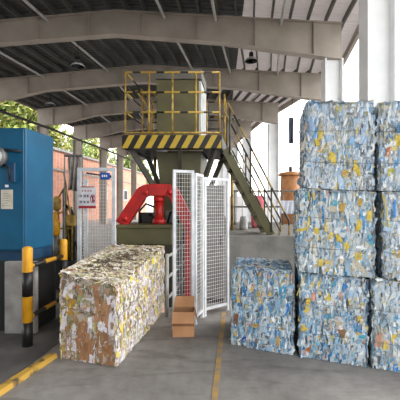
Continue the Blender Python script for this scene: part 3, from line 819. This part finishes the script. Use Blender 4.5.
for pts in ([(-2.5, 6.4, .8), (-2.4, 6.3, 1.1), (-2.45, 6.3, 1.5), (-2.6, 6.3, 1.6)], [(-2.55, 6.4, .8), (-2.38, 6.3, .9), (-2.3, 6.3, .6), (-2.3, 6.3, 0.1)]):
    MB().tube(pts, .022, 8).build('hose', M['black'], pu, True)

MB().box(-2.62, -2.42, 6.38, 6.6, .55, 1.3).build('control_block', M['dark'], pu, bevel=.01)
MB().box(-2.52, -2.36, 6.2, 6.36, 1.2, 1.42).build('valve', M['yellow_dull'], pu, bevel=.015)
MB().tube([(-2.62, 6.36, .55), (-2.62, 6.36, 1.9)], .03, 10).build('riser', M['grey'], pu, True)
# ------------------------------------------------------------------ cardboard box
cx = thing('cardboard_box', 'small open cardboard box on the floor in front of mesh panels', 'box', (-.2, 4.12, 0))
x0, x1, y0, y1, h = -.333, -.07, 4.0, 4.22, .30
MB().box(x0, x1, y0, y0 + .006, 0, h).build('front_wall', M['cardboard'], cx)
MB().box(x0, x1, y1 - .006, y1, 0, h).build('back_wall', M['cardboard_in'], cx)
MB().box(x0, x0 + .006, y0 + .006, y1 - .006, 0, h).build('side_wall', M['cardboard'], cx)
MB().box(x1 - .006, x1, y0 + .006, y1 - .006, 0, h).build('side_wall', M['cardboard'], cx)
MB().box(x0 + .006, x1 - .006, y0 + .006, y1 - .006, 0, .006).build('bottom', M['cardboard_in'], cx)
MB().hexa([(x0, y0 - .125, h - .095), (x1, y0 - .125, h - .095), (x1, y0, h - .005), (x0, y0, h - .005)],
          [(x0, y0 - .125, h - .09), (x1, y0 - .125, h - .09), (x1, y0, h), (x0, y0, h)]).build('flap', M['cardboard'], cx)
MB().hexa([(x0, y1 - .006, h), (x1, y1 - .006, h), (x1, y1, h), (x0, y1, h)],
          [(x0 + .02, y1 + .018, h + .13), (x1 - .005, y1 + .018, h + .13), (x1 - .005, y1 + .024, h + .13), (x0 + .02, y1 + .024, h + .13)]).build('flap', M['cardboard'], cx)
MB().hexa([(x1 - .005, y0 + .01, h - .005), (x1 + .03, y0 + .03, h - .10), (x1 + .03, y1 - .03, h - .10), (x1 - .005, y1 - .01, h - .005)],
          [(x1, y0 + .01, h), (x1 + .035, y0 + .03, h - .10), (x1 + .035, y1 - .03, h - .10), (x1, y1 - .01, h)]).build('flap', M['cardboard_in'], cx)
MB().box(x0 - .001, x1 + .001, y0 - .0015, y0, .13, .165).build('tape', M['tape'], cx)

# ------------------------------------------------------------------ bales of crushed cartons
S = lambda r, g, b: np.array(srgb(r, g, b)[:3])
PAL_BLUE = [(S(204, 212, 216), 20), (S(184, 198, 208), 22), (S(160, 182, 198), 18), (S(226, 230, 230), 9), (S(118, 162, 194), 8), (S(66, 132, 182), 4), (S(136, 148, 154), 9),
            (S(212, 190, 100), 2.5), (S(192, 184, 164), 9), (S(98, 108, 114), 5), (S(92, 162, 178), 2), (S(200, 170, 158), 1.5)]
PAL_PALE = [(S(208, 216, 222), 20), (S(188, 202, 216), 22), (S(164, 188, 210), 17), (S(226, 230, 232), 9), (S(124, 166, 206), 8), (S(78, 138, 186), 2.5), (S(144, 152, 154), 10),
            (S(206, 188, 112), 3), (S(194, 188, 170), 13), (S(108, 116, 118), 5), (S(152, 160, 132), 3), (S(200, 172, 158), 1)]
PAL_DEEP = [(S(198, 208, 216), 20), (S(174, 194, 208), 20), (S(142, 176, 202), 17), (S(224, 230, 230), 9), (S(92, 150, 196), 10), (S(48, 118, 178), 5), (S(124, 138, 146), 9),
            (S(214, 186, 84), 3), (S(188, 178, 156), 7), (S(86, 96, 104), 6), (S(74, 160, 184), 3), (S(202, 166, 158), 2), (S(136, 106, 76), 1)]
PAL_PAPER = [(S(222, 216, 218), 26), (S(236, 230, 228), 16), (S(206, 198, 204), 14), (S(208, 194, 166), 12), (S(196, 184, 150), 7), (S(230, 208, 84), 9), (S(186, 186, 110), 6),
             (S(140, 146, 92), 3), (S(200, 160, 122), 4), (S(160, 150, 186), 1.5), (S(140, 130, 116), 4), (S(200, 150, 138), 1)]
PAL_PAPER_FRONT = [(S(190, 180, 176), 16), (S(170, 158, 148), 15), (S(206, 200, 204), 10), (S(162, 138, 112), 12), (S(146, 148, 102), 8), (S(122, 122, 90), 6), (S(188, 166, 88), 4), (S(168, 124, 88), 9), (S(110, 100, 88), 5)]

def flakes(rng, n, quad, pal, size, along_v=True, off=(0.0, .03), crumple=.014, tilt=.14, gain=1.12):
    """n crushed pieces pressed on the bilinear face quad = (p00, p10, p11, p01)"""
    p00, p10, p11, p01 = [np.array(p, dtype=float) for p in quad]
    s = rng.uniform(-.012, 1.012, n); t = rng.uniform(-.005, 1.005, n)
    c = ((1 - s) * (1 - t))[:, None] * p00 + (s * (1 - t))[:, None] * p10 + (s * t)[:, None] * p11 + ((1 - s) * t)[:, None] * p01
    eu = (p10 - p00) + (p11 - p01); eu /= np.linalg.norm(eu); ev = (p01 - p00) + (p11 - p10); ev /= np.linalg.norm(ev)
    nn = np.cross(eu, ev); nn /= np.linalg.norm(nn)
    if not along_v: eu, ev = ev, eu
    ang = rng.normal(0, tilt, n)
    a = np.cos(ang)[:, None] * ev + np.sin(ang)[:, None] * eu
    b = np.cos(ang)[:, None] * eu - np.sin(ang)[:, None] * ev
    L = rng.lognormal(math.log(size[1]), .45, n); W = rng.lognormal(math.log(size[0]), .4, n)
    hu = W / 2 / np.linalg.norm(p10 - p00); hv = L / 2 / np.linalg.norm(p01 - p00)
    if not along_v: hu, hv = L / 2 / np.linalg.norm(p10 - p00), W / 2 / np.linalg.norm(p01 - p00)
    s = np.clip(s, np.minimum(hu - .02, .5), np.maximum(1.02 - hu, .5)); t = np.clip(t, np.minimum(hv - .012, .5), np.maximum(1.012 - hv, .5))
    c = ((1 - s) * (1 - t))[:, None] * p00 + (s * (1 - t))[:, None] * p10 + (s * t)[:, None] * p11 + ((1 - s) * t)[:, None] * p01
    o = rng.uniform(off[0], off[1], n)
    rows = []
    sway = np.zeros(n)
    for i in range(4):
        f = i / 3 - .5
        sway = sway + rng.normal(0, .15, n) * W
        base = c + a * (L * f)[:, None] + b * sway[:, None]
        wd = W * rng.uniform(.6, 1.15, n) * (1.0 if i in (1, 2) else .85)
        r1 = rng.normal(0, crumple, n); r2 = rng.normal(0, crumple, n)
        rows.append(base - b * (wd / 2)[:, None] + nn * (o + r1)[:, None])
        rows.append(base + b * (wd / 2)[:, None] + nn * (o + r2)[:, None])
    v = np.stack(rows, 1)
    cols = np.array([p[0] for p in pal]); wts = np.array([p[1] for p in pal], dtype=float); wts /= wts.sum()
    cols = cols * gain; ci = rng.choice(len(pal), n, p=wts)
    col = np.repeat(cols[ci][:, None, :], 3, 1)
    alt = cols[rng.choice(len(pal), (n, 3), p=wts)]
    m = rng.uniform(0, 1, (n, 3)) < .18
    col = np.where(m[:, :, None], alt, col) * rng.uniform(.85, 1.08, (n, 1, 1))
    return v, np.clip(col, 0, .9)

def big_patch(rng, quad, s, t, w, h, ang, colr, off=.03):
    """one larger torn sheet, as strips side by side with ragged ends"""
    p00, p10, p11, p01 = [np.array(p, dtype=float) for p in quad]
    c = (1 - s) * (1 - t) * p00 + s * (1 - t) * p10 + s * t * p11 + (1 - s) * t * p01
    eu = (p10 - p00); eu /= np.linalg.norm(eu); ev = (p01 - p00); ev /= np.linalg.norm(ev)
    nn = np.cross(eu, ev); nn /= np.linalg.norm(nn)
    a = math.cos(ang) * ev + math.sin(ang) * eu; b = math.cos(ang) * eu - math.sin(ang) * ev
    k = max(2, int(round(w / .035))); out = []; cs = []
    edge = rng.normal(0, .004, (k + 1, 4))
    for j in range(k):
        lo, hi = rng.uniform(-.58, -.36), rng.uniform(.36, .58)
        rows = []
        for i in range(4):
            f = lo + (hi - lo) * i / 3
            for q in (j, j + 1):
                rows.append(c + a * h * f + b * w * (q / k - .5 + .03 * math.sin(3 * f + j)) + nn * (off + edge[q, i]))
        out.append(np.array(rows)); cs.append(np.tile(np.array(colr)[None, :], (3, 1)) * rng.uniform(.86, 1.08, (3, 1)))
    return np.array(out), np.array(cs)

def bale(label, plan, zb, zt, pal, seed, patches=(), front_pal=None, size=(.021, .125), dens=2600, m='plastic_scrap', core=S(74, 84, 92), group=None, wires=(.3, .66), pk=.8, top_pal=None):
    rng = np.random.default_rng(seed)
    base = np.array([sum(p[0] for p in plan) / 4, sum(p[1] for p in plan) / 4, min(zb)])
    B = [np.array([p[0], p[1], z]) - base for p, z in zip(plan, zb)]
    T = [np.array([p[0], p[1], z]) - base for p, z in zip(plan, zt)]
    # inset core so that the pressed pieces end near the wanted outline
    ctr = sum(B + T) / 8
    def ins(p, d=.02):
        q = p - ctr; return ctr + q - np.sign(q) * np.array([d, d, d * .9])
    Bi = [ins(p) for p in B]; Ti = [ins(p) for p in T]
    Bi = [np.array([p[0], p[1], q[2] + .004]) for p, q in zip(Bi, B)]
    verts = [tuple(p) for p in Bi + Ti]
    faces = [(3, 2, 1, 0), (4, 5, 6, 7), (0, 1, 5, 4), (1, 2, 6, 5), (2, 3, 7, 6), (3, 0, 4, 7)]
    cols = [tuple(core) + (1,)] * 6
    quads = {'front': (Bi[0], Bi[1], Ti[1], Ti[0]), 'right': (Bi[1], Bi[2], Ti[2], Ti[1]), 'back': (Bi[2], Bi[3], Ti[3], Ti[2]),
             'left': (Bi[3], Bi[0], Ti[0], Ti[3]), 'top': (Ti[0], Ti[1], Ti[2], Ti[3])}
    sets = []
    for nm, q in quads.items():
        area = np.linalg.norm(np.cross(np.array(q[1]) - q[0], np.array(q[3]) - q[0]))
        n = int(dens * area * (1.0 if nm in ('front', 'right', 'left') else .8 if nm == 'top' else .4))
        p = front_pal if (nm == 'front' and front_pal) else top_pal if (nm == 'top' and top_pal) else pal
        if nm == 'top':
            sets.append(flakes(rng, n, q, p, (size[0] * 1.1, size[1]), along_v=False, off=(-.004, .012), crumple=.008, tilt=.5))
        else:
            sets.append(flakes(rng, n, q, p, size, off=(-.006, .014), crumple=.006))
            sets.append(flakes(rng, n // 9, q, p, (size[0] * 2.0, size[1] * .9), off=(.006, .016), crumple=.006, tilt=.25))
    for (fc, s, t, w, h, a, c) in patches:
        sets.append(big_patch(rng, quads[fc], s, t, w * pk, h * pk, a, c, .019))
    k = len(verts)
    V_ = np.concatenate([s[0].reshape(-1, 3) for s in sets])
    V_[:, 2] = np.maximum(V_[:, 2], .004)
    C_ = np.concatenate([s[1].reshape(-1, 3) for s in sets])
    nf = V_.shape[0] // 8
    idx = (np.arange(nf) * 8)[:, None] + k
    F_ = np.concatenate([np.concatenate([idx + 2 * i, idx + 2 * i + 1, idx + 2 * i + 3, idx + 2 * i + 2], 1)[:, None, :] for i in range(3)], 1).reshape(-1, 4)
    verts += [tuple(p) for p in V_]
    faces += [tuple(int(i) for i in f) for f in F_]
    cols = np.concatenate([np.array(cols), np.concatenate([C_, np.ones((len(C_), 1))], 1)])
    o = coloured('carton_bale', verts, faces, cols, M[m], None, tuple(base))
    tag(o, label, 'bale', group)
    for t in wires:
        P = [(1 - t) * b + t * c for b, c in zip(B, T)]
        pts = []
        for i in range(4):
            for q in range(5):
                p = P[i] + (P[(i + 1) % 4] - P[i]) * q / 5
                d = p - ctr; d[2] = 0
                pts.append(p + d / np.linalg.norm(d) * .004 + np.array([0, 0, rng.normal(0, .004)]))
        pts.append(pts[0])
        MB().tube([tuple(p + base) for p in pts], .002, 5).build('baling_wire', M['grey'], o)
    return o

YP = S(222, 196, 80); YP2 = S(204, 170, 90); BR = S(158, 116, 82); BR2 = S(172, 130, 96); WH = S(226, 224, 232); BL = S(40, 130, 205); TQ = S(60, 160, 200)
GB = 'blue and white carton bales stacked at the right'
def plan(FL, FR, d=.72, k=.2): return [FL, FR, (FR[0] + k * d, FR[1] + d), (FL[0] + k * d, FL[1] + d)]
bale('lone low carton bale, one high, at the left end of the row of blue bales', plan((.36, 3.76), (.995, 3.50)), (0, 0, 0, 0), (.88, .89, .9, .9), PAL_DEEP, 11,
     [('front', .48, .66, .05, .15, -.3, YP2), ('front', .3, .80, .05, .16, 0, WH), ('front', .5, .55, .04, .13, .1, BL), ('front', .86, .76, .09, .2, .1, TQ), ('front', .93, .55, .05, .2, .3, BL),
      ('front', .06, .35, .06, .2, .1, S(130, 90, 60)), ('front', .2, .1, .05, .12, .3, S(40, 90, 190)), ('front', .78, .14, .05, .12, 0, YP2), ('front', .4, .3, .05, .09, 1.0, YP2), ('left', .9, .3, .06, .2, .1, S(130, 90, 60))], group=GB)
bale('bottom bale of the taller stack beside the lone low bale', plan((1.05, 3.47), (1.655, 3.24)), (0, 0, 0, 0), (.895, .875, .9, .9), PAL_DEEP, 12,
     [('front', .12, .68, .05, .09, .2, YP), ('front', .1, .58, .05, .09, .2, YP), ('front', .42, .76, .07, .1, -.3, YP), ('front', .78, .74, .05, .08, -.2, YP), ('front', .12, .12, .06, .1, .2, S(180, 110, 40)),
      ('front', .48, .28, .04, .08, 0, YP), ('front', .7, .88, .05, .1, 0, BL), ('front', .2, .74, .05, .1, .1, S(220, 160, 140)), ('front', .62, .4, .06, .12, .4, WH)], group=GB)
bale('middle bale of the taller stack, widest of its three, with yellow flecks', plan((1.035, 3.46), (1.715, 3.215)), (.905, .885, .91, .91), (1.775, 1.735, 1.78, 1.78), PAL_BLUE, 13,
     [('front', .24, .50, .06, .10, -.1, YP), ('front', .44, .46, .05, .09, .1, YP), ('front', .55, .44, .06, .10, -.3, YP), ('front', .66, .34, .06, .10, -.3, YP), ('front', .82, .62, .06, .16, .1, YP),
      ('front', .95, .72, .05, .14, .0, YP), ('front', .3, .12, .05, .10, 0, YP), ('front', .6, .82, .06, .12, .2, YP2), ('front', .8, .24, .07, .10, -.5, YP), ('front', .86, .72, .03, .26, -.2, S(90, 160, 215)), ('front', .33, .72, .03, .25, 0, BL), ('front', .83, .88, .05, .09, 0, YP2)], group=GB)
bale('topmost bale of the taller stack, pale with a slanting yellow trail', plan((1.11, 3.46), (1.715, 3.235)), (1.785, 1.745, 1.79, 1.79), (2.69, 2.62, 2.68, 2.68), PAL_PALE, 14,
     [('front', .22, .62, .06, .12, -.1, YP), ('front', .17, .54, .05, .12, -.2, YP), ('front', .25, .46, .06, .13, .5, YP2), ('front', .42, .34, .07, .13, -.2, YP), ('front', .38, .38, .05, .10, .3, YP), ('front', .78, .2, .07, .12, -.2, YP),
      ('front', .76, .28, .05, .12, .1, YP), ('front', .62, .18, .08, .10, 1.2, YP2), ('front', .88, .62, .06, .18, 0, S(160, 190, 226)), ('front', .08, .76, .06, .25, 0, S(150, 180, 216)), ('front', .48, .9, .05, .1, .4, S(200, 190, 110))], group=GB)
bale('bottom bale of the stack at the right edge of the photo', plan((1.69, 3.225), (2.33, 2.98)), (0, 0, 0, 0), (.875, .86, .9, .9), PAL_BLUE, 15,
     [('front', .16, .28, .06, .11, .1, YP), ('front', .26, .38, .06, .1, -.1, YP), ('front', .05, .32, .06, .18, .1, S(200, 150, 130)), ('front', .4, .16, .06, .08, .6, YP), ('front', .3, .05, .07, .1, .3, BL)], group=GB)
bale('middle bale of the stack at the right edge of the photo', plan((1.785, 3.20), (2.42, 2.96)), (.885, .87, .91, .91), (1.735, 1.71, 1.76, 1.76), PAL_PALE, 16,
     [('front', .12, .8, .03, .22, 0, BL), ('front', .2, .3, .05, .1, 0, YP2)], group=GB)
bale('topmost bale of the stack at the right edge of the photo', plan((1.745, 3.215), (2.38, 2.97)), (1.745, 1.72, 1.77, 1.77), (2.61, 2.55, 2.6, 2.6), PAL_PALE, 17,
     [('front', .23, .58, .05, .16, 0, YP), ('front', .1, .44, .04, .12, .1, S(190, 120, 80)), ('front', .14, .2, .06, .12, .1, S(196, 190, 90))], group=GB)
bale('long bale of white, yellow and green paper with cardboard in its end, at left', [(-1.45, 3.42), (-.81, 3.25), (-.53, 4.92), (-1.30, 4.86)], (0, 0, 0, 0), (.92, .81, 1.0, 1.02), PAL_PAPER, 18,
     [('front', .78, .66, .17, .30, .2, BR2), ('front', .68, .80, .07, .2, -.3, BR), ('front', .36, .28, .15, .32, .1, BR), ('front', .78, .30, .15, .36, -.05, BR), ('front', .50, .18, .16, .30, .15, BR), ('front', .84, .12, .16, .22, 0, BR),
      ('front', .58, .14, .06, .26, 0, WH), ('front', .05, .48, .06, .24, .2, WH), ('front', .14, .82, .12, .17, .2, WH), ('front', .93, .8, .10, .14, -.3, WH), ('front', .17, .62, .09, .2, .3, S(176, 136, 60)), ('front', .94, .55, .08, .24, .1, WH),
      ('front', .54, .48, .05, .14, .1, WH), ('front', .25, .25, .05, .3, 0, S(206, 202, 206)), ('front', .0, .86, .05, .12, .2, S(150, 120, 96)), ('front', .66, .45, .05, .12, 0, S(160, 160, 90)), ('front', .78, .47, .12, .1, .4, WH),
      ('right', .1, .5, .05, .14, 0, S(200, 170, 60)), ('right', .5, .6, .05, .12, 0, YP), ('right', .7, .5, .05, .12, .2, YP)],
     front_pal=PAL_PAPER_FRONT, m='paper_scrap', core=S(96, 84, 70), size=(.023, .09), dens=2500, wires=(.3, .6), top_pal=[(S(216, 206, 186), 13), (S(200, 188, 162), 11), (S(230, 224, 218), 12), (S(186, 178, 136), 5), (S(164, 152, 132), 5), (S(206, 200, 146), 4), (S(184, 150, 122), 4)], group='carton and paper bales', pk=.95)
